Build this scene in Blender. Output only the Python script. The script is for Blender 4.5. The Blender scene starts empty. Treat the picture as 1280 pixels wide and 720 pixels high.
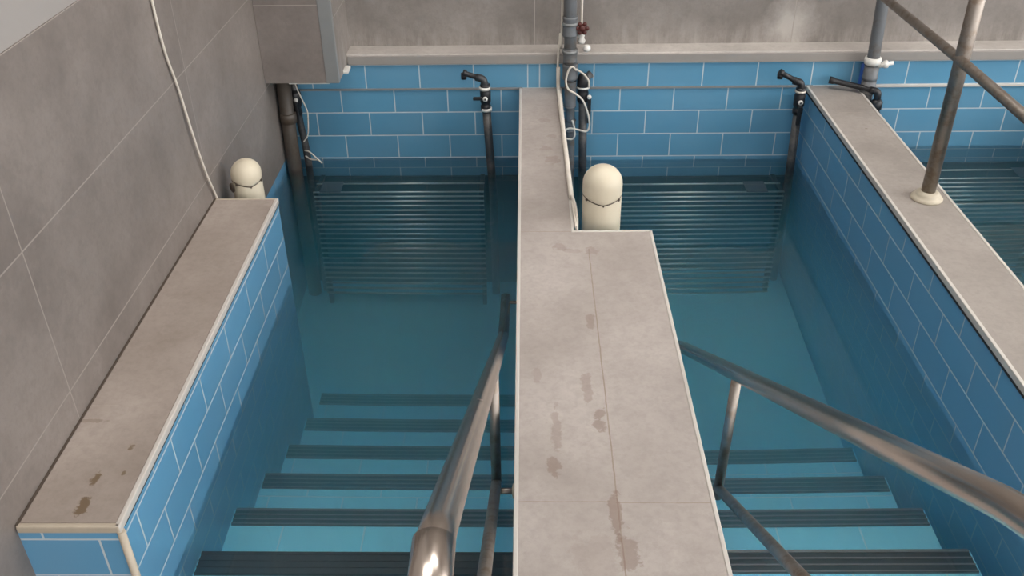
import bpy, bmesh, math, random
from mathutils import Vector, Matrix
random.seed(4)
C = bpy.context.scene.collection
sc = bpy.context.scene
PI = math.pi

# ------------------------------------------------------------------ node helpers
class NT:
    def __init__(s, name):
        s.m = bpy.data.materials.new(name); s.m.use_nodes = True
        s.t = s.m.node_tree; s.t.nodes.clear()
        s.out = s.n('ShaderNodeOutputMaterial')
    def n(s, typ, ins=None, **kw):
        nd = s.t.nodes.new(typ)
        for k, v in kw.items(): setattr(nd, k, v)
        if ins:
            for k, v in ins.items():
                if isinstance(v, bpy.types.NodeSocket): s.t.links.new(v, nd.inputs[k])
                else: nd.inputs[k].default_value = v
        return nd
    def math(s, op, a, b=0.0, c=0.0, clamp=False):
        nd = s.n('ShaderNodeMath', {0: a, 1: b, 2: c}, operation=op, use_clamp=clamp); return nd.outputs[0]
    def vmath(s, op, a, b=(0, 0, 0)):
        nd = s.n('ShaderNodeVectorMath', {0: a, 1: b}, operation=op)
        return nd.outputs['Value'] if op in ('LENGTH', 'DISTANCE') else nd.outputs[0]
    def mix(s, f, a, b, blend='MIX'):
        nd = s.n('ShaderNodeMix', data_type='RGBA', blend_type=blend)
        for i, v in ((0, f), (6, a), (7, b)):
            if isinstance(v, bpy.types.NodeSocket): s.t.links.new(v, nd.inputs[i])
            else: nd.inputs[i].default_value = v
        return nd.outputs[2]
    def noise(s, vec, scale, detail=4.0, rough=.55):
        return s.n('ShaderNodeTexNoise', {'Vector': vec, 'Scale': scale, 'Detail': detail, 'Roughness': rough}).outputs['Fac']
    def ramp(s, f, a, b):
        return s.n('ShaderNodeMapRange', {'Value': f, 'From Min': a, 'From Max': b}).outputs['Result']
    def pos(s): return s.n('ShaderNodeNewGeometry').outputs['Position']
    def uv(s): return s.n('ShaderNodeUVMap').outputs[0]
    def bsdf(s, color, rough=.5, metal=0.0, normal=None, **kw):
        p = s.n('ShaderNodeBsdfPrincipled', {'Base Color': color, 'Roughness': rough, 'Metallic': metal})
        if normal is not None: s.t.links.new(normal, p.inputs['Normal'])
        for k, v in kw.items(): p.inputs[k.replace('_', ' ')].default_value = v
        s.t.links.new(p.outputs[0], s.out.inputs[0]); return p
    def bump(s, h, strength=.3, dist=.002):
        return s.n('ShaderNodeBump', {'Height': h, 'Strength': strength, 'Distance': dist}).outputs[0]

def srgb(r, g, b):
    f = lambda c: ((c/255+.055)/1.055)**2.4 if c > 10.3 else c/255/12.92
    return (f(r), f(g), f(b), 1)

def K(c, f): return tuple(x*f for x in c[:3])+(1,)

def tile_mat(name, c1, c2, grout, w=.2016, h=.0935, mortar=.0025, rough=.285, vary=.1):
    s = NT(name); uv = s.uv(); p = s.pos()
    br = s.n('ShaderNodeTexBrick', {'Vector': uv, 'Color1': c1, 'Color2': c2, 'Mortar': grout, 'Scale': 1.0,
             'Mortar Size': mortar, 'Mortar Smooth': .3, 'Bias': 0.0, 'Brick Width': w, 'Row Height': h}, offset=.5)
    n1 = s.noise(p, 5.0, 3); 
    col = s.mix(s.math('MULTIPLY', s.ramp(n1, .35, .7), vary), br.outputs['Color'], (.30, .42, .52, 1))
    nr = s.bump(s.math('SUBTRACT', 1.0, br.outputs['Fac']), .35, .0012)
    r = s.math('ADD', s.math('MULTIPLY', br.outputs['Fac'], .5), s.math('ADD', rough, s.math('MULTIPLY', n1, .04)))
    s.bsdf(col, r, 0, nr); return s.m

def stone_mat(name, base, dark, light, seams=(), stains=(), seam_col=(.42, .36, .31, 1), stain_col=(.16, .115, .085, 1), rough=.55, streak=False, brick=None, amp=1.0):
    s = NT(name); p = s.pos()
    n1 = s.noise(p, 3.2, 5, .62); n2 = s.noise(p, 17, 6, .7); n3 = s.noise(p, 120, 3, .7)
    dark = tuple(c*.88 for c in dark[:3])+(1,); light = tuple(c*1.08 for c in light[:3])+(1,)
    col = s.mix(s.ramp(n1, .3, .72), dark, light)
    col = s.mix(s.math('MULTIPLY', s.ramp(n2, .35, .75), .4*amp), col, base)
    col = s.mix(s.math('MULTIPLY', s.ramp(n3, .5, .8), .16), col, (base[0]*.55, base[1]*.55, base[2]*.55, 1))
    n5 = s.noise(p, 46, 7, .75)
    col = s.mix(s.math('MULTIPLY', s.ramp(n5, .45, .62), .22), col, (dark[0]*.72, dark[1]*.72, dark[2]*.72, 1))
    # soft worn patches
    n4 = s.noise(p, 9.0, 7, .75)
    col = s.mix(s.math('MULTIPLY', s.ramp(n4, .58, .72), .22*amp), col, (light[0]*1.25, light[1]*1.25, light[2]*1.25, 1))
    hgt = n2
    if streak:   # lime run-down on the upper wall
        v = s.vmath('MULTIPLY', p, (3.2, 3.2, .7)); ns = s.noise(v, 2.3, 6, .7)
        col = s.mix(s.math('MULTIPLY', s.ramp(ns, .48, .75), .38), col, (.14, .12, .108, 1))
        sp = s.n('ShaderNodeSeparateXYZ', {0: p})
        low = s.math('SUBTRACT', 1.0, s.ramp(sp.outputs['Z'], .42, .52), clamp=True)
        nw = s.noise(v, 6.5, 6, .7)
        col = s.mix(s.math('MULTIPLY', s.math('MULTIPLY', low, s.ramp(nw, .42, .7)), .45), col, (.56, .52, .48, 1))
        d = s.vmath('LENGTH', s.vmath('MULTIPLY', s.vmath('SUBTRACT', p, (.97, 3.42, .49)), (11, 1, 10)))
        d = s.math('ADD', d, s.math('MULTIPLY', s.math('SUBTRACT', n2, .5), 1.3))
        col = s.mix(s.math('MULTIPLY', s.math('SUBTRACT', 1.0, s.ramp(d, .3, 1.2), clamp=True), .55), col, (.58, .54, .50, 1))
    if brick:
        w, h = brick
        br = s.n('ShaderNodeTexBrick', {'Vector': s.uv(), 'Color1': (1, 1, 1, 1), 'Color2': (.93, .93, .93, 1), 'Mortar': (0, 0, 0, 1), 'Scale': 1.0,
             'Mortar Size': .0022, 'Mortar Smooth': .4, 'Brick Width': w, 'Row Height': h}, offset=0.0)
        col = s.mix(1.0, col, br.outputs['Color'], 'MULTIPLY')
        col = s.mix(s.math('MULTIPLY', br.outputs['Fac'], .75), col, seam_col)
        hgt = s.math('SUBTRACT', s.math('MULTIPLY', n2, .3), br.outputs['Fac'])
    sx = s.n('ShaderNodeSeparateXYZ', {0: p})
    for ax, v, lo, hi, wd, st in seams:      # joint lines at fixed places
        a = sx.outputs[ax]; o = sx.outputs['Y' if ax == 'X' else 'X']
        wob = s.math('MULTIPLY', s.math('SUBTRACT', n2, .5), .006)
        f = s.math('LESS_THAN', s.math('ABSOLUTE', s.math('ADD', s.math('SUBTRACT', a, v), wob)), wd)
        f = s.math('MULTIPLY', f, s.math('MULTIPLY', s.math('GREATER_THAN', o, lo), s.math('LESS_THAN', o, hi)))
        f = s.math('MULTIPLY', f, s.ramp(n4, .3, .5))
        col = s.mix(s.math('MULTIPLY', f, st), col, seam_col)
    rr = s.math('ADD', rough, s.math('MULTIPLY', n1, .15))
    for x, y, rx, ry, st in stains:          # wet and rusty marks, each with its own outline
        d = s.vmath('MULTIPLY', s.vmath('SUBTRACT', p, (x, y, .285)), (1/rx, 1/ry, 1))
        d = s.math('ADD', s.vmath('LENGTH', d), s.math('MULTIPLY', s.math('SUBTRACT', s.noise(p, 42, 4, .65), .5), 2.6))
        f = s.math('SUBTRACT', 1.0, s.ramp(d, .75, 1.0), clamp=True)
        col = s.mix(s.math('MULTIPLY', f, st), col, stain_col)
        rr = s.math('SUBTRACT', rr, s.math('MULTIPLY', f, .18*st))
    s.bsdf(col, rr, 0, s.bump(hgt, .25, .0012)); return s.m

def plain(name, col, rough=.5, metal=0.0, var=.12, scale=30, dirt=None, bump=.08):
    s = NT(name); p = s.pos()
    n = s.noise(p, scale, 4, .6)
    c2 = tuple(col[i]*(1-var*2) for i in range(3))+(1,)
    c = s.mix(n, col, c2)
    if dirt: c = s.mix(s.ramp(s.noise(p, scale*.6, 6, .7), .48, .62), c, dirt)
    s.bsdf(c, s.math('ADD', rough, s.math('MULTIPLY', n, .1)), metal, s.bump(n, bump, .0006) if bump else None); return s.m

BLUE1, BLUE2 = srgb(88, 142, 173), srgb(92, 148, 179)
GROUT = srgb(184, 196, 202)
M = {}
M['tile_far'] = tile_mat('far_wall_tile', BLUE1, BLUE2, GROUT)
M['tile_side'] = tile_mat('side_wall_tile', srgb(94, 150, 186), srgb(98, 155, 192), GROUT, h=.096)
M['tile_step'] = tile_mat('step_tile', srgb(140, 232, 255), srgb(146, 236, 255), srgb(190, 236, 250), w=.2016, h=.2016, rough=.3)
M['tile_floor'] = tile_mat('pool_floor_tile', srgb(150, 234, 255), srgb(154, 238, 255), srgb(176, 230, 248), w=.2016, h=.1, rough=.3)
G0, GD, GL = (.212, .184, .168, 1), (.180, .155, .140, 1), (.265, .232, .213, 1)
M['gray'] = stone_mat('grey_wall_tile', G0, GD, GL, brick=(.97, .3265), rough=.42, seam_col=(.40, .355, .32, 1))
M['gray_up'] = stone_mat('streaked_grey_wall', (.24, .214, .197, 1), (.197, .175, .156, 1), (.29, .262, .242, 1), streak=True, brick=(.955, .6), rough=.5, seam_col=(.46, .42, .38, 1))
M['ledge'] = stone_mat('ledge_tile', (.475, .435, .405, 1), (.42, .383, .352, 1), (.57, .53, .49, 1), rough=.45)
BL = ((.378, .336, .307, 1), (.344, .30, .273, 1), (.445, .403, .374, 1))
M['cop_block'] = stone_mat('coping_tile_middle', *BL, seams=[('X', .163, .8, 2.14, .0014, .8), ('Y', 1.224, -.02, .15, .001, .7), ('Y', 1.221, .16, .34, .001, .7), ('Y', 2.236, -.1, .4, .0012, .6)],
    stains=[(.084, 2.887, .018, .02, .25), (.079, 2.70, .028, .03, .3), (.063, 2.79, .022, .02, .25), (.06, 3.02, .03, .02, .2),
            (.057, 1.42, .011, .075, .33), (.05, 1.32, .014, .035, .5), (.172, 2.13, .02, .02, .33), (.118, 2.13, .03, .012, .2), (.148, 1.80, .012, .035, .45),
            (.148, 1.47, .013, .022, .5), (.145, 1.435, .015, .02, .5), (.125, 1.56, .012, .06, .35), (.158, 1.20, .014, .05, .6),
            (.172, 1.10, .02, .05, .5), (.118, 1.09, .045, .06, .14), (.087, 2.15, .02, .02, .3), (.02, 1.6, .01, .03, .25)],
    stain_col=(.19, .125, .095, 1), seam_col=(.25, .19, .145, 1))
M['cop_left'] = stone_mat('coping_tile_left', (.336, .284, .248, 1), (.296, .244, .21, 1), (.39, .336, .30, 1),
    seams=[('Y', 1.50, -.93, -.86, .0015, .5)],
    stains=[(-.824, 1.285, .010, .020, 1.0), (-.822, 1.215, .012, .028, 1.0), (-.778, 1.30, .005, .008, .9), (-.79, 1.37, .008, .012, .9),
            (-.90, 1.452, .035, .006, .4)], stain_col=(.15, .105, .065, 1))
M['cop_right'] = stone_mat('coping_tile_right', (.32, .285, .258, 1), (.285, .254, .227, 1), (.37, .333, .304, 1),
    seams=[('Y', 3.07, 1.09, 1.17, .003, .5)], stains=[(1.14, 2.93, .006, .004, .8), (1.15, 2.46, .05, .03, .18)])
M['ledge_face'] = plain('grey_ledge_strip', srgb(150, 145, 140), .45, var=.08, scale=20)
M['trim'] = plain('white_edge_trim', srgb(200, 195, 188), .35, var=.06)
M['trim_cream'] = plain('cream_edge_trim', srgb(190, 178, 160), .35, var=.1)
M['joint'] = plain('dark_joint', (.03, .028, .028, 1), .6)
M['steel'] = plain('brushed_steel', srgb(196, 184, 174), .2, 1.0, var=.03, scale=25, bump=0)
M['steel_dull'] = plain('stained_steel', srgb(158, 150, 142), .42, 1.0, var=.08, scale=50, dirt=(.25, .20, .16, 1))
M['coil'] = plain('coil_steel', srgb(216, 224, 216), .28, .7, var=.1)
M['black'] = plain('black_plastic', (.014, .015, .018, 1), .35, var=.2)
M['rubber'] = plain('black_rubber', (.02, .022, .026, 1), .5, var=.25, scale=80)
M['alu'] = plain('nosing_aluminium', srgb(120, 122, 124), .35, .7, var=.15)
M['dark_metal_shade'] = plain('dark_frame_and_shade', (.02, .03, .03, 1), .5)  # dark colour of the rack frames, also painted shade behind the tubes
M['pvc'] = plain('grey_plastic_pipe', srgb(108, 112, 116), .4, var=.14, scale=24, dirt=(.11, .10, .09, 1))
M['pvc_dark'] = plain('dark_grey_pipe', srgb(54, 58, 62), .4, var=.2, scale=14, dirt=(.10, .095, .09, 1))
M['rusty'] = plain('stained_pipe', srgb(92, 84, 76), .45, var=.25, scale=16, dirt=(.07, .048, .032, 1))
M['white'] = plain('white_plastic', srgb(226, 224, 218), .4, var=.06)
M['cable'] = plain('white_cable', srgb(216, 208, 196), .45, var=.1)
M['cream'] = plain('cream_plastic', srgb(214, 204, 182), .42, var=.08, scale=12)
M['cream_dark'] = plain('dark_notch', (.08, .06, .045, 1), .6)
M['red'] = plain('red_valve_paint', (.10, .018, .012, 1), .45, var=.25)
M['blue_pipe'] = plain('blue_plastic', (.02, .08, .32, 1), .35)
M['paint'] = plain('white_paint', srgb(149, 145, 142), .7, var=.04, scale=6)
M['ceil'] = plain('ceiling_paint', srgb(214, 210, 204), .8, var=.03, scale=4)
M['deck'] = stone_mat('deck_tile', G0, GD, GL, rough=.5)
M['caulk'] = plain('pale_sealant', srgb(196, 186, 166), .5, var=.12)
M['metal_strip'] = plain('grey_corner_profile', srgb(136, 138, 138), .4, .2, var=.06)

s = NT('pool_water')
gl = s.n('ShaderNodeBsdfGlass', {'Color': (1, 1, 1, 1), 'Roughness': 0.0, 'IOR': 1.333})
wv = s.noise(s.vmath('MULTIPLY', s.pos(), (1, 1, 1)), 5.0, 2)
s.t.links.new(s.bump(wv, .05, .004), gl.inputs['Normal'])
s.t.links.new(gl.outputs[0], s.out.inputs['Surface'])
va = s.n('ShaderNodeVolumeAbsorption', {'Color': (.10, .88, 1.0, 1), 'Density': .42})
vsc = s.n('ShaderNodeVolumeScatter', {'Color': (.34, .88, 1, 1), 'Density': .75, 'Anisotropy': .3})
ab = s.n('ShaderNodeAddShader', {0: va.outputs[0], 1: vsc.outputs[0]})
s.t.links.new(ab.outputs[0], s.out.inputs['Volume'])
M['water'] = s.m
def emis(name, col, st):
    s = NT(name); e = s.n('ShaderNodeEmission', {'Color': col, 'Strength': st}); s.t.links.new(e.outputs[0], s.out.inputs[0]); return s.m
M['tube'] = emis('lamp_light', (1, .965, .93, 1), 10.5)

# ------------------------------------------------------------------ mesh helpers
def new(): return bmesh.new()
def box(bm, x0, x1, y0, y1, z0, z1, uo=(0, 0), skip=()):
    v = [bm.verts.new((x, y, z)) for z in (z0, z1) for y in (y0, y1) for x in (x0, x1)]
    uvl = bm.loops.layers.uv.verify()
    for key, idx in (('-z', (0, 2, 3, 1)), ('+z', (4, 5, 7, 6)), ('-y', (0, 1, 5, 4)), ('+y', (3, 2, 6, 7)), ('-x', (2, 0, 4, 6)), ('+x', (1, 3, 7, 5))):
        if key in skip: continue
        f = bm.faces.new([v[i] for i in idx])
        for l in f.loops:
            c = l.vert.co
            l[uvl].uv = {'z': (c.x, c.y), 'y': (c.x, c.z), 'x': (c.y, c.z)}[key[1]]
            l[uvl].uv.x += uo[0]; l[uvl].uv.y += uo[1]
def prism(bm, poly, z0, z1, uo=(0, 0)):
    uvl = bm.loops.layers.uv.verify()
    b = [bm.verts.new((x, y, z0)) for x, y in poly]; t = [bm.verts.new((x, y, z1)) for x, y in poly]
    n = len(poly); fs = [bm.faces.new(t), bm.faces.new(b[::-1])]
    for f in fs:
        for l in f.loops: l[uvl].uv = (l.vert.co.x+uo[0], l.vert.co.y+uo[1])
    for i in range(n):
        j = (i+1) % n; f = bm.faces.new((b[i], b[j], t[j], t[i]))
        dx = abs(poly[i][0]-poly[j][0]); dy = abs(poly[i][1]-poly[j][1])
        for l in f.loops:
            c = l.vert.co; l[uvl].uv = ((c.x if dx > dy else c.y)+uo[0], c.z+uo[1])
def prism_x(bm, prof, x0, x1):   # profile in (y, z), extruded along x
    uvl = bm.loops.layers.uv.verify()
    a = [bm.verts.new((x0, y, z)) for y, z in prof]; b = [bm.verts.new((x1, y, z)) for y, z in prof]
    n = len(prof); fs = [bm.faces.new(a[::-1]), bm.faces.new(b)]
    for f in fs:
        for l in f.loops: l[uvl].uv = (l.vert.co.y, l.vert.co.z)
    for i in range(n):
        j = (i+1) % n; f = bm.faces.new((a[i], a[j], b[j], b[i]))
        flat = abs(prof[i][1]-prof[j][1]) < abs(prof[i][0]-prof[j][0])
        for l in f.loops:
            c = l.vert.co; l[uvl].uv = (c.x, c.y if flat else c.z)
def smooth_path(pts, sub=8):
    P = [Vector(p) for p in pts]; out = []
    for i in range(len(P)-1):
        p0, p1, p2, p3 = P[max(i-1, 0)], P[i], P[i+1], P[min(i+2, len(P)-1)]
        for k in range(sub):
            t = k/sub
            out.append(.5*((2*p1)+(p2-p0)*t+(2*p0-5*p1+4*p2-p3)*t*t+(3*p1-p0-3*p2+p3)*t**3))
    out.append(P[-1]); return out
def round_path(pts, rad=.03, seg=6):      # straight runs with rounded corners
    P = [Vector(p) for p in pts]; out = [P[0]]
    for i in range(1, len(P)-1):
        a = (P[i-1]-P[i]); b = (P[i+1]-P[i]); r = min(rad, a.length*.45, b.length*.45)
        A = P[i]+a.normalized()*r; B = P[i]+b.normalized()*r
        for k in range(seg+1):
            t = k/seg; out.append(A*(1-t)**2+P[i]*2*t*(1-t)+B*t*t)
    out.append(P[-1]); return out
def tube(bm, pts, r, seg=20, cap=True):
    P = [Vector(p) for p in pts]; n = len(P)
    rr = r if isinstance(r, (list, tuple)) else [r]*n
    T = [(P[min(i+1, n-1)]-P[max(i-1, 0)]).normalized() for i in range(n)]
    up = Vector((0, 0, 1)) if abs(T[0].z) < .9 else Vector((1, 0, 0))
    N = T[0].cross(up).normalized(); rings = []
    for i in range(n):
        N = (N-T[i]*N.dot(T[i])).normalized(); B = T[i].cross(N)
        rings.append([bm.verts.new(P[i]+(N*math.cos(a)+B*math.sin(a))*rr[i]) for a in (2*PI*k/seg for k in range(seg))])
    for i in range(n-1):
        for k in range(seg):
            f = bm.faces.new((rings[i][k], rings[i][(k+1) % seg], rings[i+1][(k+1) % seg], rings[i+1][k])); f.smooth = True
    if cap: bm.faces.new(rings[0][::-1]); bm.faces.new(rings[-1])
def lathe(bm, base, prof, seg=28, axis=(0, 0, 1)):   # prof: (radius, height) along the axis
    ax = Vector(axis).normalized(); up = Vector((0, 0, 1)) if abs(ax.z) < .9 else Vector((1, 0, 0))
    N = ax.cross(up).normalized(); B = ax.cross(N); O = Vector(base); rings = []
    for r, h in prof:
        if r < 1e-5: rings.append([bm.verts.new(O+ax*h)])
        else: rings.append([bm.verts.new(O+ax*h+(N*math.cos(2*PI*k/seg)+B*math.sin(2*PI*k/seg))*r) for k in range(seg)])
    for a, b in zip(rings, rings[1:]):
        for k in range(seg):
            j = (k+1) % seg
            if len(a) == 1 and len(b) == 1: continue
            if len(a) == 1: f = bm.faces.new((a[0], b[j], b[k]))
            elif len(b) == 1: f = bm.faces.new((a[k], a[j], b[0]))
            else: f = bm.faces.new((a[k], a[j], b[j], b[k]))
            f.smooth = True
    if len(rings[0]) > 1: bm.faces.new(rings[0][::-1])
    if len(rings[-1]) > 1: bm.faces.new(rings[-1])
def obj(name, bm, mat, parent=None, bevel=0, label=None, loc=None):
    bmesh.ops.recalc_face_normals(bm, faces=bm.faces)
    o = bpy.data.objects.new(name, bpy.data.meshes.new(name)); C.objects.link(o)
    base = Vector((0, 0, 0))
    if parent is not None:
        o.parent = parent; p = parent
        while p is not None: base += p.location; p = p.parent
    elif loc is not None: base = Vector(loc); o.location = base
    if base.length: bmesh.ops.translate(bm, verts=bm.verts, vec=-base)
    bm.to_mesh(o.data); bm.free(); o.data.materials.append(mat)
    if bevel:
        m = o.modifiers.new('bevel', 'BEVEL'); m.width = bevel; m.segments = 2; m.limit_method = 'ANGLE'; m.angle_limit = .7
    if label: o['label'] = label
    return o
def thing(name, label, cat, loc, group=None):
    o = bpy.data.objects.new(name, None); C.objects.link(o); o.location = loc; o.empty_display_size = .05
    o['label'] = label; o['category'] = cat
    if group: o['group'] = group
    return o
def tag(o, label, cat, group=None, kind=None):
    o['label'] = label; o['category'] = cat
    if group: o['group'] = group
    if kind: o['kind'] = kind
    return o
def struct(name, bm, mat, **k):
    o = obj(name, bm, mat, **k); o['kind'] = 'structure'; return o

# ------------------------------------------------------------------ measured layout (metres, z = 0 is the water of the left pool)
ZT = .285
XG, XLI = -.926, -.738            # grey side wall, inner face of the left low wall
XB, XN, XW = -.0255, .128, .341   # middle wall: left face, right face (far, narrow), right face (near, wide)
XRI, XRO = 1.055, 1.2255
YF, YU = 3.334, 3.425             # blue tiled wall, grey wall above it
YBB, YLB, YLF = 2.239, 2.442, 1.165
FLOOR_L, FLOOR_M, FLOOR_R = -1.09, -1.0, -1.10
W_L, W_M, W_R = 0.0, -.012, .039
DECK = .03
H0 = .0935
XE = 4.2

# ------------------------------------------------------------------ setting
# far blue wall: three lengths of tiling, each with its own tile phase
bm = new()
def phase(x, row_z): return x
def far_piece(x0, x1, gx):
    # grout of the row just under ZT falls at gx; rows counted so that ZT is a joint
    uvx = -gx + .2016*20; uvz = -ZT + H0*40
    box(bm, x0, x1, YF, YF+.2, -1.3, .38, uo=(uvx+.1008*0, uvz))
far_piece(-1.05, XB+.06, -.601+.1008)
far_piece(XB+.06, XRO-.08, .451+.1008)
far_piece(XRO-.08, XE, 1.405+.1008)
struct('wall_back', bm, M['tile_far'])
bm = new(); box(bm, -1.05, XE, YU, YU+.2, .38, 2.9, uo=(-.03+.955*4, -.02+.6)); struct('wall_back_upper', bm, M['gray_up'])
bm = new(); box(bm, -1.05, XE, YF-.004, YU+.01, .382, .42); struct('trim_1', bm, M['ledge'], bevel=.003)
bm = new(); box(bm, -.66, XE, YF-.010, YF-.004, .381, .414); struct('trim_4', bm, M['ledge_face'], bevel=.002)
bm = new(); box(bm, XG, XB+.01, YF-.006, YF+.01, ZT-.004, ZT+.003); box(bm, XN-.01, XRI+.01, YF-.006, YF+.01, ZT-.004, ZT+.003)
struct('trim_2', bm, M['metal_strip'])
bm = new(); box(bm, XRO-.01, XE, YF-.009, YF+.01, ZT-.006, ZT+.005); struct('trim_3', bm, M['trim'], bevel=.002)
# left side wall
bm = new(); box(bm, XG-.3, XG, -3.2, YU+.2, .036, 1.012, uo=(-2.427+.97*8, -.0325+.3265)); struct('wall_left', bm, M['gray'])
bm = new(); box(bm, XG-.3, XG-.004, -3.2, YU+.2, 1.012, 2.9); struct('wall_left_upper', bm, M['paint'])
bm = new(); box(bm, XG-.3, XG-.002, 1.1, YU+.2, -1.3, .036, uo=(.05, .04)); struct('wall_left_lower', bm, M['tile_side'])
bm = new(); box(bm, XG-.3, XE, -3.2, YU+.3, 2.9, 3.0); struct('ceiling', bm, M['ceil'])
# deck in front of the pools and the pool floors, one tiled slab per pool
bm = new(); box(bm, XG-.1, XE, -3.2, 1.0, -1.3, DECK); struct('floor', bm, M['deck'])
bm = new(); box(bm, XG-.1, XB+.02, 1.0, YF+.05, -1.35, FLOOR_L); struct('floor_left_pool', bm, M['tile_floor'])
bm = new(); box(bm, XB+.02, XRI+.03, 1.0, YF+.05, -1.35, FLOOR_M); struct('floor_middle_pool', bm, M['tile_floor'])
bm = new(); box(bm, XRI+.03, XE, 1.0, YF+.05, -1.35, FLOOR_R); struct('floor_right_pool', bm, M['tile_floor'])
bm = new(); box(bm, 2.03, XE, .98, YF+.01, -1.3, ZT); struct('unseen_shade_slab', bm, M['deck'])  # unseen slab, added to keep side light out of the right pool

# ------------------------------------------------------------------ low walls between the pools
TS, TW = .012, .007     # coping thickness, trim width
def trim_line(bm, x0, x1, y0, y1): box(bm, x0, x1, y0, y1, ZT-.016, ZT+.0012)
SZ = -.25 + .096*40
t = thing('low_wall', 'narrow low wall along the grey wall, stone coping above blue tiles', 'low wall', (XG, YLF, -1.1))
bm = new(); box(bm, XG, XLI, YLF, YLB, -1.2, ZT-TS, uo=(-2.343+.2016*20+.1008, SZ)); obj('tiled_body', bm, M['tile_side'], t)
bm = new(); box(bm, XG+.004, XLI-TW, YLF+TW, YLB-.004, ZT-TS, ZT); obj('coping', bm, M['cop_left'], t, bevel=.001)
bm = new(); trim_line(bm, XLI-TW, XLI+.003, YLF-.003, YLB+.002); obj('edge_trim', bm, M['trim'], t, bevel=.002, label='pale side edge trim')
bm = new(); trim_line(bm, XG+.002, XLI+.002, YLF-.004, YLF+TW); obj('edge_trim', bm, M['trim_cream'], t, bevel=.003, label='cream front edge trim')
bm = new(); trim_line(bm, XG+.002, XLI, YLB-.004, YLB+.003); obj('edge_trim', bm, M['trim_cream'], t, bevel=.002, label='cream back edge trim')
bm = new(); box(bm, XLI, XLI+.0015, YLF+.02, YLB, ZT-.020, ZT-.0162); obj('joint', bm, M['joint'], t)
bm = new(); tube(bm, [(XLI+.001, YLF+.001, ZT-.014), (XLI+.001, YLF+.001, -.3)], .0075, 12); obj('corner_trim', bm, M['trim_cream'], t, label='cream upright corner trim')
bm = new(); box(bm, XG+.0005, XG+.006, YLF, YLB, ZT, ZT+.0015); obj('sealant', bm, M['cream_dark'], t)

t = thing('low_wall', 'wide middle wall with stained stone coping, narrow at its far end', 'low wall', (XB, 1, -1.1))
poly = [(XB, .9), (XW, .9), (XW, YBB), (XN, YBB), (XN, YF), (XB, YF)]
bm = new(); prism(bm, poly, -1.2, ZT-TS, uo=(4.04, SZ)); obj('tiled_body', bm, M['tile_side'], t)
e = TW
poly2 = [(XB+e, .9), (XW-e, .9), (XW-e, YBB-e), (XN-e, YBB-e), (XN-e, YF-.001), (XB+e, YF-.001)]
bm = new(); prism(bm, poly2, ZT-TS, ZT); obj('coping', bm, M['cop_block'], t)
for x0, x1, y0, y1 in ((XB-.002, XB+e, .9, YF-.001), (XW-e, XW+.002, .9, YBB+.002), (XN-e, XW+.002, YBB-e, YBB+.002), (XN-e, XN+.002, YBB, YF-.001)):
    bm = new(); trim_line(bm, x0, x1, y0, y1); obj('edge_trim', bm, M['trim'], t, bevel=.002)
bm = new(); box(bm, XW+.0, XW+.0015, .9, YBB, ZT-.021, ZT-.0165); obj('joint', bm, M['joint'], t)

t = thing('low_wall', 'right-hand wall with beige coping carrying the steel post', 'low wall', (XRI, 1, -1.1))
poly = [(XRI, .9), (XRO, .9), (XRO, YF), (XRI-.012, YF)]
bm = new(); prism(bm, poly, -1.2, ZT-TS, uo=(-1.548+.2016*20, -.2005+.096*40)); obj('tiled_body', bm, M['tile_side'], t)
poly2 = [(XRI+e, .9), (XRO-e, .9), (XRO-e, YF), (XRI-.012+e, YF)]
bm = new(); prism(bm, poly2, ZT-TS, ZT); obj('coping', bm, M['cop_right'], t)
for pl in ([(XRI-.002, .9), (XRI+e, .9), (XRI-.012+e, YF-.001), (XRI-.014, YF-.001)], [(XRO-e, .9), (XRO+.002, .9), (XRO+.002, YF-.001), (XRO-e, YF-.001)]):
    bm = new(); prism(bm, pl, ZT-.016, ZT+.0012); obj('edge_trim', bm, M['trim'], t, bevel=.0015)
bm = new(); prism(bm, [(XRI-.002, .9), (XRI+.001, .9), (XRI-.011, YF-.001), (XRI-.0145, YF-.001)], ZT-.022, ZT-.0165); obj('joint', bm, M['joint'], t)

# ------------------------------------------------------------------ steps with ribbed nosing strips
def steps(label, x0, x1, nos, floor, sx0, sx1, first_black, w0=.062):
    t = thing('pool_steps', label, 'steps', ((x0+x1)/2, 1.1, floor))
    prof = [(1.0, floor), (1.0, nos[0][1])]
    for i, (y, z) in enumerate(nos):
        prof.append((y, z)); prof.append((y, nos[i+1][1] if i+1 < len(nos) else floor))
    bm = new(); prism_x(bm, prof, x0, x1); obj('treads', bm, M['tile_step'], t)
    for i, (y, z) in enumerate(nos):
        w = w0 if i == 0 else .052
        bm = new(); box(bm, sx0, sx1, y-w, y+.004, z-.012, z+.003)
        for k in range(4):
            yy = y-w+.004+k*(w-.008)/3
            box(bm, sx0, sx1, yy-.0022, yy+.0022, z+.003, z+.0075)
        st = obj('nosing_strip', bm, M['rubber'] if (i == 0 and first_black) else M['alu'], t)
        for k in range(3):
            ya = y-w+.004+k*(w-.008)/3
            bm = new(); box(bm, sx0+.001, sx1-.001, ya+.0026, ya+(w-.008)/3-.0026, z+.003, z+.006); obj('rubber_insert', bm, M['rubber'], st)
    return t
NOS_L = [(1.425, -.131), (1.655, -.299), (1.893, -.487), (2.128, -.676), (2.352, -.836), (2.568, -.975)]
steps('submerged blue steps with six dark ribbed nosing strips in the left pool', XLI+.0005, XB-.0005, NOS_L, FLOOR_L-.01, XLI+.004, XB-.004, True)
NOS_M = [(1.435, -.131), (1.655, -.299), (1.880, -.487), (2.110, -.676)]
steps('submerged blue steps with four dark ribbed nosing strips in the middle pool', XW+.0005, .982, NOS_M, FLOOR_M-.01, XW+.004, .978, False)

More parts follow.
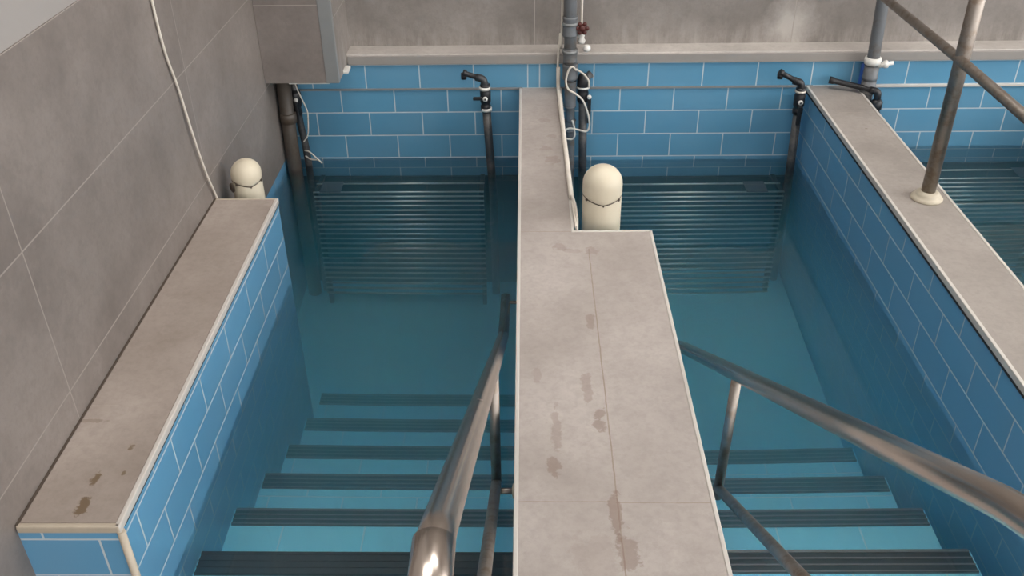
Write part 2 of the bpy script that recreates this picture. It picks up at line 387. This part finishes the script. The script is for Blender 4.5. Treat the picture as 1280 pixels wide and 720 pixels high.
# ------------------------------------------------------------------ water
def water(poly, z, label):
    bm = new(); prism(bm, poly, -1.11, z)
    tag(obj('pool_water', bm, M['water']), label, 'water', kind='stuff')
q = .012
water([(XLI-q, .98), (XB+q, .98), (XB+q, YF+q), (XG-q, YF+q), (XG-q, YLB-q), (XLI-q, YLB-q)], W_L, 'clear teal water of the left pool over six step strips')
water([(XW-q, .98), (XRI+q, .98), (XRI+q-.012, YF+q), (XN-q, YF+q), (XN-q, YBB-q), (XW-q, YBB-q)], W_M, 'clear teal water of the middle pool right of the wide wall')
water([(XRO-q, .98), (2.03+q, .98), (2.03+q, YF+q), (XRO-q, YF+q)], W_R, 'dark green water of the pool beyond the right-hand wall')

# ------------------------------------------------------------------ submerged coil racks
def rack(label, x0, x1, ztop, zbot, bx, p0, p1, yb=3.235, yf=3.165):
    t = thing('coil_rack', label, 'coil rack', ((x0+x1)/2, 3.2, zbot), 'submerged tube racks')
    bm = new(); box(bm, p0, p1, YF-.016, YF-.003, zbot, ztop-.030); obj('shade_panel', bm, M['dark_metal_shade'], t)  # dark sheet standing in for shade on the wall behind the tubes
    n = int((ztop+1.03)/.041)
    def hair(y, z):
        bm = new(); tube(bm, [(x0, y, z), (x1, y, z)], .0052, 12); obj('tube', bm, M['coil'], t)
    hair(yb, ztop); hair(yf, ztop)
    for i in range(1, n+1): hair(yf, ztop-.041*i)
    for x in (x0+.010, x1-.010):
        bm = new(); box(bm, x-.008, x+.008, yf+.004, yf+.03, zbot, ztop+.002); box(bm, x-.008, x+.008, yf+.03, YF-.016, ztop-.03, ztop-.005); obj('end_frame', bm, M['dark_metal_shade'], t, bevel=.002)
    bm = new(); box(bm, bx-.04, bx+.04, yf-.006, yb+.01, ztop+.005, ztop+.009); obj('bracket_plate', bm, M['alu'], t)
rack('bank of horizontal steel tubes under water in the left pool', -.815, -.165, -.135, FLOOR_L, -.75, XG+.004, XB-.004)
rack('bank of horizontal steel tubes under water in the middle pool', .262, .972, -.14, FLOOR_M, .87, XN+.004, XRI-.016)
rack('bank of horizontal steel tubes under water in the right pool', 1.318, 1.97, -.10, FLOOR_R, 1.88, XRO+.004, 2.026)

# ------------------------------------------------------------------ grey boxed-in housing in the corner
YB_, ZB_ = 3.148, .379
t = thing('pipe_housing', 'grey tiled box housing high in the left corner above the pipes', 'pipe housing', (XG, YB_, ZB_))
bm = new(); box(bm, XG+.001, -.708, YB_, YU-.001, ZB_, 2.88); obj('front_panel', bm, M['gray'], t)
bm = new(); box(bm, -.708, -.662, YB_-.002, YB_+.02, ZB_-.001, 2.88); obj('corner_profile', bm, M['metal_strip'], t, bevel=.002)
bm = new(); box(bm, -.708, -.664, YB_+.02, YU-.001, ZB_, 2.88); obj('side_panel', bm, M['gray_up'], t)
bm = new(); box(bm, -.845, -.70, YB_+.01, YB_+.05, ZB_-.008, ZB_-.0005); obj('sealant', bm, M['white'], t, bevel=.002)
bm = new(); box(bm, -.668, -.645, 3.24, 3.30, ZB_-.002, ZB_+.012); obj('sealant_lump', bm, M['white'], t, bevel=.005)

# ------------------------------------------------------------------ pipes
def pipe_thing(name, label, cat, base, group=None): return thing(name, label, cat, base, group)
# thick stained pipe in the left corner
t = thing('drain_pipe', 'thick brown-stained pipe rising out of the left corner of the water', 'pipe', (-.892, 3.25, FLOOR_L))
bm = new(); tube(bm, [(-.892, 3.262, .385), (-.896, 3.255, .1), (-.892, 3.25, -.2), (-.885, 3.24, FLOOR_L)], .0265); obj('pipe', bm, M['rusty'], t)
bm = new(); lathe(bm, (-.8925, 3.257, .205), [(.0265, -.02), (.031, -.018), (.031, .018), (.0265, .02)]); obj('coupling', bm, M['rusty'], t)
t = thing('feed_pipe', 'thin dark pipe with black valve beside the thick corner pipe', 'pipe', (-.85, 3.27, FLOOR_L))
bm = new(); tube(bm, round_path([(-.866, 3.298, .385), (-.864, 3.298, .2), (-.846, 3.280, .06), (-.845, 3.27, -.2), (-.84, 3.26, FLOOR_L)], .06), .0135, 16); obj('pipe', bm, M['pvc_dark'], t)
bm = new(); lathe(bm, (-.864, 3.295, .20), [(.0, 0), (.017, .0), (.019, .01), (.015, .03), (.022, .045), (.022, .085), (.016, .1), (.0, .1)]); v = obj('valve_body', bm, M['black'], t, label='black valve body')
bm = new(); lathe(bm, (-.858, 3.273, .268), [(0, 0), (.008, 0), (.008, .006), (0, .006)], 16, (0, -1, 0)); obj('screw_cap', bm, M['white'], v, label='white screw cap')
bm = new(); box(bm, -.864, -.852, 3.262, 3.270, .185, .262); obj('lever', bm, M['black'], v, bevel=.003)

# grey pipe run at the end of the middle wall
t = thing('standing_pipe', 'tall grey jointed pipe at the far end of the middle wall', 'pipe', (.185, 3.27, FLOOR_M))
bm = new(); tube(bm, [(.150, 3.28, 2.88), (.153, 3.275, .70), (.158, 3.274, .36), (.158, 3.274, .355), (.164, 3.27, .08), (.168, 3.265, FLOOR_M)], [.0225, .0225, .0225, .0172, .0172, .0172]); obj('pipe', bm, M['pvc'], t)
for z, h, r, x in ((.535, .07, .0262, .1545), (.43, .05, .0250, .157), (.37, .055, .0275, .158), (.285, .10, .0215, .160), (.16, .04, .0205, .162)):
    bm = new(); lathe(bm, (x, 3.2735, z), [(.0225, -h/2), (r, -h/2), (r+.001, -h/2+.006), (r, -h/2+.01), (r, h/2-.01), (r+.001, h/2-.006), (r, h/2), (.0225, h/2)]); obj('coupling', bm, M['pvc'], t)
for z, x in ((.545, .1545), (.445, .1565)):
    bm = new(); lathe(bm, (x, 3.274, z), [(.022, -.005), (.0285, -.005), (.0285, .005), (.022, .005)]); obj('clip', bm, M['metal_strip'], t, label='grey pipe clip')
t = thing('tap_pipe', 'dark pipe with black valve right of the tall grey pipe', 'tap', (.225, 3.275, FLOOR_M))
bm = new(); tube(bm, [(.207, 3.285, .31), (.214, 3.28, 0), (.220, 3.275, FLOOR_M)], .0155); obj('pipe', bm, M['pvc_dark'], t)
bm = new(); lathe(bm, (.2075, 3.285, .255), [(.0165, -.01), (.021, 0), (.021, .03), (.018, .04), (.0225, .055), (.0225, .08), (.014, .1), (0, .103)]); v = obj('valve_body', bm, M['black'], t)
bm = new(); lathe(bm, (.2078, 3.284, .306), [(.016, -.004), (.0235, -.004), (.0235, .003), (.016, .003)]); obj('sealing_tape', bm, M['white'], t, label='white thread tape')
bm = new(); lathe(bm, (.230, 3.265, .275), [(0, 0), (.008, 0), (.008, .006), (0, .006)], 16, (0.1, -1, 0)); obj('screw_cap', bm, M['white'], v)
bm = new(); tube(bm, [(.2075, 3.285, .30), (.218, 3.30, .335), (.236, 3.312, .345)], .0145); obj('elbow', bm, M['pvc_dark'], t)
bm = new(); box(bm, .224, .238, 3.262, 3.27, .17, .27); obj('lever', bm, M['black'], v, bevel=.003)
t = thing('shutoff_valve', 'small valve with dark red butterfly handle on a thin riser', 'valve', (.205, 3.28, .47))
bm = new(); tube(bm, [(.196, 3.30, 1.2), (.196, 3.298, .545), (.196, 3.29, .50)], .0045, 10); obj('riser_pipe', bm, M['cable'], t, label='thin pale riser')
bm = new(); lathe(bm, (.196, 3.285, .47), [(0, 0), (.012, 0), (.015, .01), (.010, .02), (.014, .035), (.010, .05), (0, .052)]); obj('valve_body', bm, M['white'], t, label='white valve body')
bm = new(); lathe(bm, (.212, 3.27, .455), [(0, 0), (.010, 0), (.013, .006), (.013, .018), (.008, .026), (0, .026)], 16, (.3, -1, .4)); obj('outlet', bm, M['white'], t)
bm = new()
for k in range(6):
    a = k*PI/3; lathe(bm, (.197+.017*math.cos(a), 3.262, .53+.017*math.sin(a)), [(0, -.004), (.007, -.004), (.0085, 0), (.007, .004), (0, .004)], 10, (0, -1, 0))
lathe(bm, (.197, 3.262, .53), [(0, -.008), (.011, -.008), (.011, .008), (0, .008)], 12, (0, -1, 0)); obj('handle', bm, M['red'], t, label='dark red handle')
bm = new(); tube(bm, [(.197, 3.285, .50), (.197, 3.262, .53)], .005, 10); obj('spindle', bm, M['pvc_dark'], t)

# grey pipe behind the right-hand wall
t = thing('standing_pipe', 'grey pipe with white collar behind the right-hand wall end', 'pipe', (1.262, 3.27, FLOOR_R))
bm = new(); tube(bm, [(1.236, 3.275, 2.88), (1.238, 3.275, .70), (1.246, 3.27, .40), (1.25, 3.27, .2), (1.26, 3.265, FLOOR_R)], .0215); obj('pipe', bm, M['pvc'], t)
bm = new(); lathe(bm, (1.2455, 3.27, .402), [(.0215, -.012), (.0285, -.012), (.0295, 0), (.0285, .012), (.0215, .012)]); obj('collar', bm, M['white'], t, label='white collar')
for z in (.36, .305):
    bm = new(); lathe(bm, (1.247, 3.27, z), [(.0215, -.026), (.0262, -.026), (.0285, -.021), (.0262, -.016), (.0262, .022), (.0215, .022)]); obj('coupling', bm, M['pvc'], t)
bm = new(); lathe(bm, (1.262, 3.262, .385), [(.010, 0), (.010, .02), (.014, .022), (.014, .035), (.007, .04), (.007, .055), (0, .056)], 16, (1, -.15, .25)); obj('drain_cock', bm, M['white'], t, label='white drain cock')
t = thing('pipe_sleeve', 'deep blue plastic sleeve behind the grey pipe at the right', 'sleeve', (1.25, 3.31, .18))
bm = new(); lathe(bm, (1.25, 3.303, .18), [(0, 0), (.029, 0), (.029, .195), (0, .195)], 24); obj('sleeve', bm, M['blue_pipe'], t)

# taps: pipe out of the water, ball valve, elbow, spout
def tap(label, base, top, spout, zb, rings=True, cap_side=0, tdir=-1, group='black tap spouts over the pools'):
    bx, by = base; tx, ty, tz = top
    t = thing('water_tap', label, 'tap', (bx, by, zb), group)
    dx = tx-bx; z0 = tz-.10; fx = lambda z: tx-dx*0+(bx-tx)*min(1, (tz-z)/.42)
    bm = new(); tube(bm, [(fx(z0), ty, z0), (fx(0), ty, 0), (bx+(bx-tx)*.15, by, -.25), (bx+(bx-tx)*.2, by, zb)], .0155); obj('pipe', bm, M['pvc_dark'], t)
    bm = new(); lathe(bm, (fx(tz-.065), ty, tz-.115), [(.014, 0), (.019, .004), (.019, .022), (.015, .026), (.020, .036), (.020, .074), (.015, .084), (.018, .09), (.018, .102), (0, .103)]); v = obj('valve_body', bm, M['black'], t)
    bm = new(); lathe(bm, (fx(tz-.06), ty-.018, tz-.062), [(0, 0), (.009, 0), (.009, .007), (0, .007)], 16, (0, -1, 0)); obj('screw_cap', bm, M['white'], v, label='white screw cap')
    bm = new(); lathe(bm, (fx(tz-.06), ty-.0245, tz-.062), [(0, 0), (.0035, 0), (.0035, .002), (0, .002)], 12, (0, -1, 0)); obj('screw', bm, M['black'], v)
    if rings:
        for z in (tz-.027, tz-.108):
            bm = new(); lathe(bm, (fx(z), ty, z), [(.014, -.006), (.0205, -.006), (.0205, .005), (.014, .005)]); obj('sealing_tape', bm, M['white'], t, label='white thread tape')
        bm = new(); box(bm, fx(tz-.06)-.045, fx(tz-.06)-.012, ty-.022, ty-.012, tz-.068, tz-.055); obj('lever', bm, M['black'], v, bevel=.003)
    else:
        bm = new(); box(bm, fx(tz-.1)-.008, fx(tz-.1)+.008, ty-.026, ty-.018, tz-.15, tz-.075); obj('lever', bm, M['black'], v, bevel=.003)
        bm = new(); lathe(bm, (fx(tz-.025), ty, tz-.025), [(.014, -.004), (.0195, -.004), (.0195, .003), (.014, .003)]); obj('sealing_tape', bm, M['cable'], t)
    bm = new(); tube(bm, round_path([(fx(tz), ty, tz-.03), (fx(tz), ty, tz+.006), (tx-.03, ty, tz+.014)], .014), .0135); obj('elbow', bm, M['pvc_dark'] if rings else M['black'], t)
    S = Vector(spout); A = Vector((tx-.018, ty, tz+.011)); d = (S-A).normalized()
    bm = new(); tube(bm, [A, A+d*.012, A+d*.014, S-d*.014, S-d*.012, S], [.0125, .0125, .0095, .0095, .0125, .0125]); sp = obj('spout', bm, M['black'], t, label='black spout')
    bm = new(); tube(bm, [S-d*.004, S-d*.004+Vector((0, 0, -.022))], .0105, 14); obj('nozzle', bm, M['black'], sp)
tap('black valve tap with white tape rings on a pipe left of the middle wall', (-.135, 3.25), (-.155, 3.25, .345), (-.232, 3.25, .376), FLOOR_L)
tap('black valve tap on a dark pipe in the middle pool against the right wall', (1.008, 3.25), (.997, 3.25, .322), (.912, 3.25, .369), FLOOR_M, False)
# the third lies low behind the wall end, its long spout over the coping
t = thing('water_tap', 'long black tap spout lying over the far end of the right wall', 'tap', (1.285, 3.2, FLOOR_R), 'black tap spouts over the pools')
bm = new(); tube(bm, [(1.278, 3.235, .262), (1.285, 3.23, 0), (1.285, 3.23, FLOOR_R)], .014); obj('pipe', bm, M['pvc_dark'], t)
bm = new(); lathe(bm, (1.277, 3.235, .20), [(.013, 0), (.020, .004), (.020, .02), (.015, .026), (.021, .034), (.021, .06), (.012, .07), (0, .071)]); obj('valve_body', bm, M['black'], t)
bm = new(); tube(bm, round_path([(1.277, 3.235, .25), (1.275, 3.235, .298), (1.245, 3.243, .302)], .014), .0125); obj('elbow', bm, M['black'], t)
A = Vector((1.262, 3.24, .300)); S = Vector((1.112, 3.30, .320)); d = (S-A).normalized()
bm = new(); tube(bm, [A, A+d*.012, A+d*.014, S-d*.02, S-d*.016, S], [.012, .012, .010, .010, .013, .013]); obj('spout', bm, M['black'], t)

# ------------------------------------------------------------------ cream domed caps standing behind the walls
def capped(label, x, y, top, r, zb, turn, lean, gap):
    t = thing('standpipe', label, 'standpipe', (x, y, zb), 'cream domed standpipes')
    sh = top-gap
    bm = new(); lathe(bm, (x, y, 0), [(0, zb), (r, zb), (r, sh-.004), (r*.985, sh-.001), (r*.96, sh)], 48)
    def sculpt(bm):
        for v in bm.verts:
            h = max(0, v.co.z-.1); v.co.x += lean*h
    # the seam dips to a V at the front
    def seam(ang):
        a = abs((ang+PI) % (2*PI)-PI)
        return -.013*max(0, 1-a/1.2)
    for v in bm.verts:
        if v.co.z > sh-.02:
            ang = math.atan2(v.co.x-x, -(v.co.y-y))-turn; v.co.z += seam(ang)
    sculpt(bm); obj('body', bm, M['cream'], t, label='cream lower tube')
    bm = new(); prof = [(r*1.0, sh+.0015), (r*1.02, sh+.004)]
    H = top-sh-.004
    straight = max(.0, H-r*.98)
    prof += [(r*1.02, sh+.004+straight*k/3) for k in (1, 2, 3)]
    for k in range(1, 11):
        a = k/10*PI/2; prof.append((max(0, r*1.02*math.cos(a)) if k < 10 else 0, sh+.004+straight+r*.98*math.sin(a)))
    lathe(bm, (x, y, 0), prof, 48)
    for v in bm.verts:
        k = 1-min(1, max(0, (v.co.z-sh-.002)/.04))
        ang = math.atan2(v.co.x-x, -(v.co.y-y))-turn; v.co.z += seam(ang)*k
    sculpt(bm); c = obj('domed_cap', bm, M['cream'], t, label='cream domed cap')
    bm = new(); lathe(bm, (x, y, 0), [(r*.9, sh-.002), (r*1.004, sh-.0015), (r*1.004, sh+.0015), (r*.9, sh+.002)], 48)
    for v in bm.verts: v.co.z += seam(math.atan2(v.co.x-x, -(v.co.y-y))-turn)
    sculpt(bm); obj('seam_gasket', bm, M['cream_dark'], t, label='dark seam between tube and cap')
    for a in (-.95, 0.0, .90):
        A = a+turn; zz = sh+seam(a)-.001
        px, py = x+lean*max(0, zz-.1)+math.sin(A)*r*.99, y-math.cos(A)*r*.99
        bm = new(); lathe(bm, (px, py, zz), [(0, -.002), (.0042 if a else .0022, -.002), (.0042 if a else .0022, .0035), (0, .0035)], 12, (math.sin(A), -math.cos(A), 0)); obj('notch', bm, M['cream_dark'], c, label='dark notch')
    return t, c
t, c = capped('cream domed standpipe behind the far edge of the wide middle coping', .210, 2.335, .437, .0545, FLOOR_M, 0.0, .0, .085)
t, c = capped('cream domed standpipe behind the far edge of the left coping', -.853, 2.53, .372, .0445, FLOOR_L, .5, .03, .060)
bm = new(); lathe(bm, (-.853-.030, 2.53-.034, .296), [(0, 0), (.012, 0), (.012, .003), (0, .003)], 18, (-.65, -.75, 0))
for v in bm.verts: v.co.z = .296+(v.co.z-.296)*1.3
obj('side_hole', bm, M['cream_dark'], c, label='dark oval hole')

# ------------------------------------------------------------------ cables
bm = new(); tube(bm, smooth_path([(XG+.006, 2.285, 1.6), (XG+.006, 2.290, .98), (XG+.006, 2.300, .79), (XG+.007, 2.334, .67), (XG+.010, 2.360, .52), (XG+.010, 2.395, .395), (XG+.008, 2.44, .30), (XG+.008, 2.449, .25), (XG+.008, 2.45, .0)]), .0034, 10)
tag(obj('cable', bm, M['cable'], loc=(XG+.008, 2.45, .28)), 'pale cable hanging down the grey left wall to the coping', 'cable')
t = thing('cable_conduit', 'white cable conduit running along the narrow coping beside the grey pipe', 'conduit', (.118, 3.33, .285))
bm = new(); tube(bm, smooth_path([(.127, 3.315, 2.6), (.127, 3.30, .63), (.121, 3.30, .50), (.114, 3.30, .40), (.1155, 3.30, .365)]), .0045, 10); obj('cable', bm, M['cable'], t, label='white cable above the conduit')
bm = new(); tube(bm, round_path([(.1155, 3.30, .375), (.1165, 3.305, .295), (.1285, 2.42, .295)], .03), .0075, 10); obj('conduit_tube', bm, M['cable'], t)
bm = new(); tube(bm, smooth_path([(.128, 2.44, .296), (.136, 2.37, .300), (.139, 2.30, .288), (.137, 2.262, .262), (.137, 2.26, .15)]), .0042, 10); obj('cable', bm, M['cable'], t, label='white cable leaving the conduit')
bm = new(); tube(bm, smooth_path([(.131, 2.44, .294), (.131, 2.36, .297), (.133, 2.30, .289), (.1345, 2.255, .288)]), .0035, 10); obj('cable', bm, M['cable'], t)
def at_cable(name, px, r, label, mat='cable'):
    bm = new(); tube(bm, smooth_path(px, 10), r, 10); tag(obj(name, bm, M[mat], loc=px[0]), label, 'cable')
at_cable('cable', [(.178, 3.255, .380), (.164, 3.240, .398), (.150, 3.236, .385), (.142, 3.235, .345), (.152, 3.235, .315), (.178, 3.235, .298), (.205, 3.235, .272), (.224, 3.232, .225), (.232, 3.232, .175), (.220, 3.232, .152), (.190, 3.234, .158), (.158, 3.238, .162), (.140, 3.24, .150)], .0036, 'white cable looped around the valve beside the grey pipe')
at_cable('cable', [(.178, 3.256, .384), (.205, 3.25, .368), (.224, 3.245, .345), (.226, 3.245, .318)], .0034, 'short white cable tail above the black valve by the grey pipe')
at_cable('cable', [(.168, 3.238, .195), (.176, 3.236, .165), (.178, 3.236, .132), (.166, 3.238, .118), (.142, 3.24, .122)], .0034, 'small white wire hook around the foot of the grey pipe')
at_cable('cable', [(-.852, 3.245, .378), (-.838, 3.243, .315), (-.816, 3.243, .245), (-.815, 3.243, .21), (-.826, 3.25, .14), (-.846, 3.253, .11)], .0024, 'thin white wire hanging below the corner housing')
at_cable('cable', [(-.846, 3.25, .075), (-.825, 3.235, .075), (-.80, 3.225, .055), (-.78, 3.22, .035)], .0028, 'upper of two white wire tails beside the corner pipe')
at_cable('cable', [(-.846, 3.25, .052), (-.825, 3.235, .045), (-.79, 3.225, .046)], .0028, 'lower of two white wire tails beside the corner pipe')

# ------------------------------------------------------------------ handrails
def handrail(label, X, Xw, side, top, low, post, rad, group='steel handrails over the steps'):
    t = thing('handrail', label, 'handrail', (X, top[-1][0], post[1][1]), group)
    bm = new(); tube(bm, round_path([(X, y, z) for y, z in top], .035, 8), rad, 28); obj('top_rail', bm, M['steel'], t)
    bm = new(); tube(bm, round_path([(X, y, z) for y, z in low], .03), .0115, 20); obj('lower_rail', bm, M['steel_dull'], t)
    (py, pz), (qy, qz) = post
    bm = new(); tube(bm, [(X, py, pz), (X+.0, qy, qz)], .0108, 20); obj('post', bm, M['steel_dull'], t)
    return t
XL = -.070; XR = .430
tl = handrail('thick steel handrail sloping into the left pool beside the middle wall', XL, XB, 1,
    [(.12, .03), (.12, 1.005), (.475, 1.012), (2.12, .012), (2.38, -.14), (2.47, -.150)], [(.55, .63), (1.49, .075)], [(1.49, .38), (1.478, .06)], .0152)
bm = new(); lathe(bm, (XL, .40, 1.0105), [(.0152, 0), (.0164, .001), (.0164, .075), (.0152, .076)], 28, (0, 1, .02)); obj('sleeve', bm, M['steel'], tl)
for y, z, r in ((1.44, .095, .007), (2.43, -.146, .007)):
    bm = new(); tube(bm, [(XL, y, z), (XB-.001, y, z)], r, 14); s_ = obj('wall_bracket', bm, M['steel_dull'], tl)
    bm = new(); lathe(bm, (XB, y, z), [(.007, .010), (.016, .008), (.018, 0), (0, 0)], 20, (-1, 0, 0)); obj('flange', bm, M['caulk'], s_)
tr = handrail('thick steel handrail crossing low over the middle pool', XR, XW, -1,
    [(.12, .03), (.12, .965), (.50, .97), (.60, .920), (2.10, -.010)], [(.60, .61), (1.535, .010)], [(1.514, .345), (1.530, -.015)], .0165)
bm = new(); tube(bm, round_path([(XR, 2.05, .021), (XR, 2.12, -.022), (XW+.001, 2.13, -.026)], .03), .0163, 20); obj('wall_return', bm, M['steel'], tr)
bm = new(); tube(bm, [(XR, 1.532, -.003), (XW+.001, 1.545, -.006)], .007, 14); s_ = obj('wall_bracket', bm, M['steel_dull'], tr)
bm = new(); lathe(bm, (XW, 1.545, -.006), [(.007, .010), (.016, .008), (.018, 0), (0, 0)], 20, (1, 0, 0)); obj('flange', bm, M['caulk'], s_)

# guard railing on the right-hand wall
t = thing('guard_railing', 'upright steel post and rails standing on the right-hand coping', 'railing', (1.157, 2.42, ZT))
bm = new(); tube(bm, [(1.157, 2.42, ZT), (1.150, 2.405, 1.16)], .0198, 28); obj('post', bm, M['steel_dull'], t)
bm = new(); lathe(bm, (1.157, 2.42, ZT), [(.044, 0), (.045, .004), (.040, .010), (.034, .013), (.034, .018), (.028, .024), (.0195, .026)], 32); obj('base_flange', bm, M['caulk'], t, label='pale round base flange')
bm = new(); tube(bm, [(1.150, 1.0, ZT), (1.150, 1.0, 1.185)], .0198, 28); obj('post', bm, M['steel_dull'], t)
bm = new(); tube(bm, [(1.150, YU, .690), (1.145, 2.42, .703), (1.150, 1.0, .69)], .0135, 22); obj('middle_rail', bm, M['steel_dull'], t)
bm = new(); tube(bm, [(1.150, YU, 1.17), (1.150, 1.0, 1.17)], .0198, 24); obj('top_rail', bm, M['steel'], t)

# ------------------------------------------------------------------ lights of the room
def lamp(x, y, lx, ly, label):
    t = thing('ceiling_light', label, 'ceiling light', (x, y, 2.9), 'ceiling lights')
    bm = new(); box(bm, x-lx/2-.03, x+lx/2+.03, y-ly/2-.03, y+ly/2+.03, 2.86, 2.9); obj('housing', bm, M['white'], t, bevel=.004)
    bm = new(); box(bm, x-lx/2, x+lx/2, y-ly/2, y+ly/2, 2.85, 2.862); obj('diffuser', bm, M['tube'], t)
lamp(.65, 2.6, 1.2, .30, 'long ceiling light above the middle pool')
lamp(-.35, 1.75, 1.2, .30, 'long ceiling light above the steps of the left pool')
lamp(2.6, 1.6, 1.2, .30, 'long ceiling light above the right pool')
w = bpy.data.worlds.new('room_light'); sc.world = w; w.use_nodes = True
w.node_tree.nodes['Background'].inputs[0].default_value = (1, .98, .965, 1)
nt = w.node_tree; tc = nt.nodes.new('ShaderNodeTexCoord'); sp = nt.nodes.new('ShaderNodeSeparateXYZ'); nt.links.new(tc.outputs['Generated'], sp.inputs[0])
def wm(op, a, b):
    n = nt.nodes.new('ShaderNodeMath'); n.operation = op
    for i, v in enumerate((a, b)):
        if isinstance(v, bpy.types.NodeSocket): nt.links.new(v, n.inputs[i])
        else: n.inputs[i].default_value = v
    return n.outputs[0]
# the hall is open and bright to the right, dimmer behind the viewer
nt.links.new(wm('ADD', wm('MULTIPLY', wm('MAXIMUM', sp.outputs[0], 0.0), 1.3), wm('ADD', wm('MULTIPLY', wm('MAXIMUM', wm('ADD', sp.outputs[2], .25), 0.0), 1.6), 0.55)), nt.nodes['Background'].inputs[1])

# ------------------------------------------------------------------ camera
F, P_, Y_, R_ = 1161.7, .5721, -.02, .0151
def dirn(a, b, c):
    cx = a*math.cos(R_)+b*math.sin(R_); cu = -a*math.sin(R_)+b*math.cos(R_)
    yy = c*math.cos(P_)+cu*math.sin(P_); z = -c*math.sin(P_)+cu*math.cos(P_)
    return Vector((math.cos(Y_)*cx+math.sin(Y_)*yy, -math.sin(Y_)*cx+math.cos(Y_)*yy, z))
X, U, N = dirn(1, 0, 0), dirn(0, 1, 0), dirn(0, 0, 1)
cd = bpy.data.cameras.new('camera'); cam = bpy.data.objects.new('camera', cd); C.objects.link(cam)
mw = Matrix((X, U, -N)).transposed().to_4x4(); mw.translation = Vector((0, 0, 1.5408)); cam.matrix_world = mw
cd.sensor_width = 36; cd.lens = F/1280*36; cd.clip_start = .05
sc.camera = cam
vs = sc.view_settings; sc.display_settings.display_device = 'sRGB'
vs.view_transform = 'Standard'; vs.look = 'None'; vs.gamma = 1; vs.use_curve_mapping = False; vs.exposure = .90
cy = sc.cycles
cy.use_denoising = True; cy.max_bounces = 14; cy.transmission_bounces = 10; cy.volume_bounces = 4; cy.glossy_bounces = 5; cy.diffuse_bounces = 5; cy.sample_clamp_indirect = 12
cy.caustics_refractive = True; cy.caustics_reflective = False
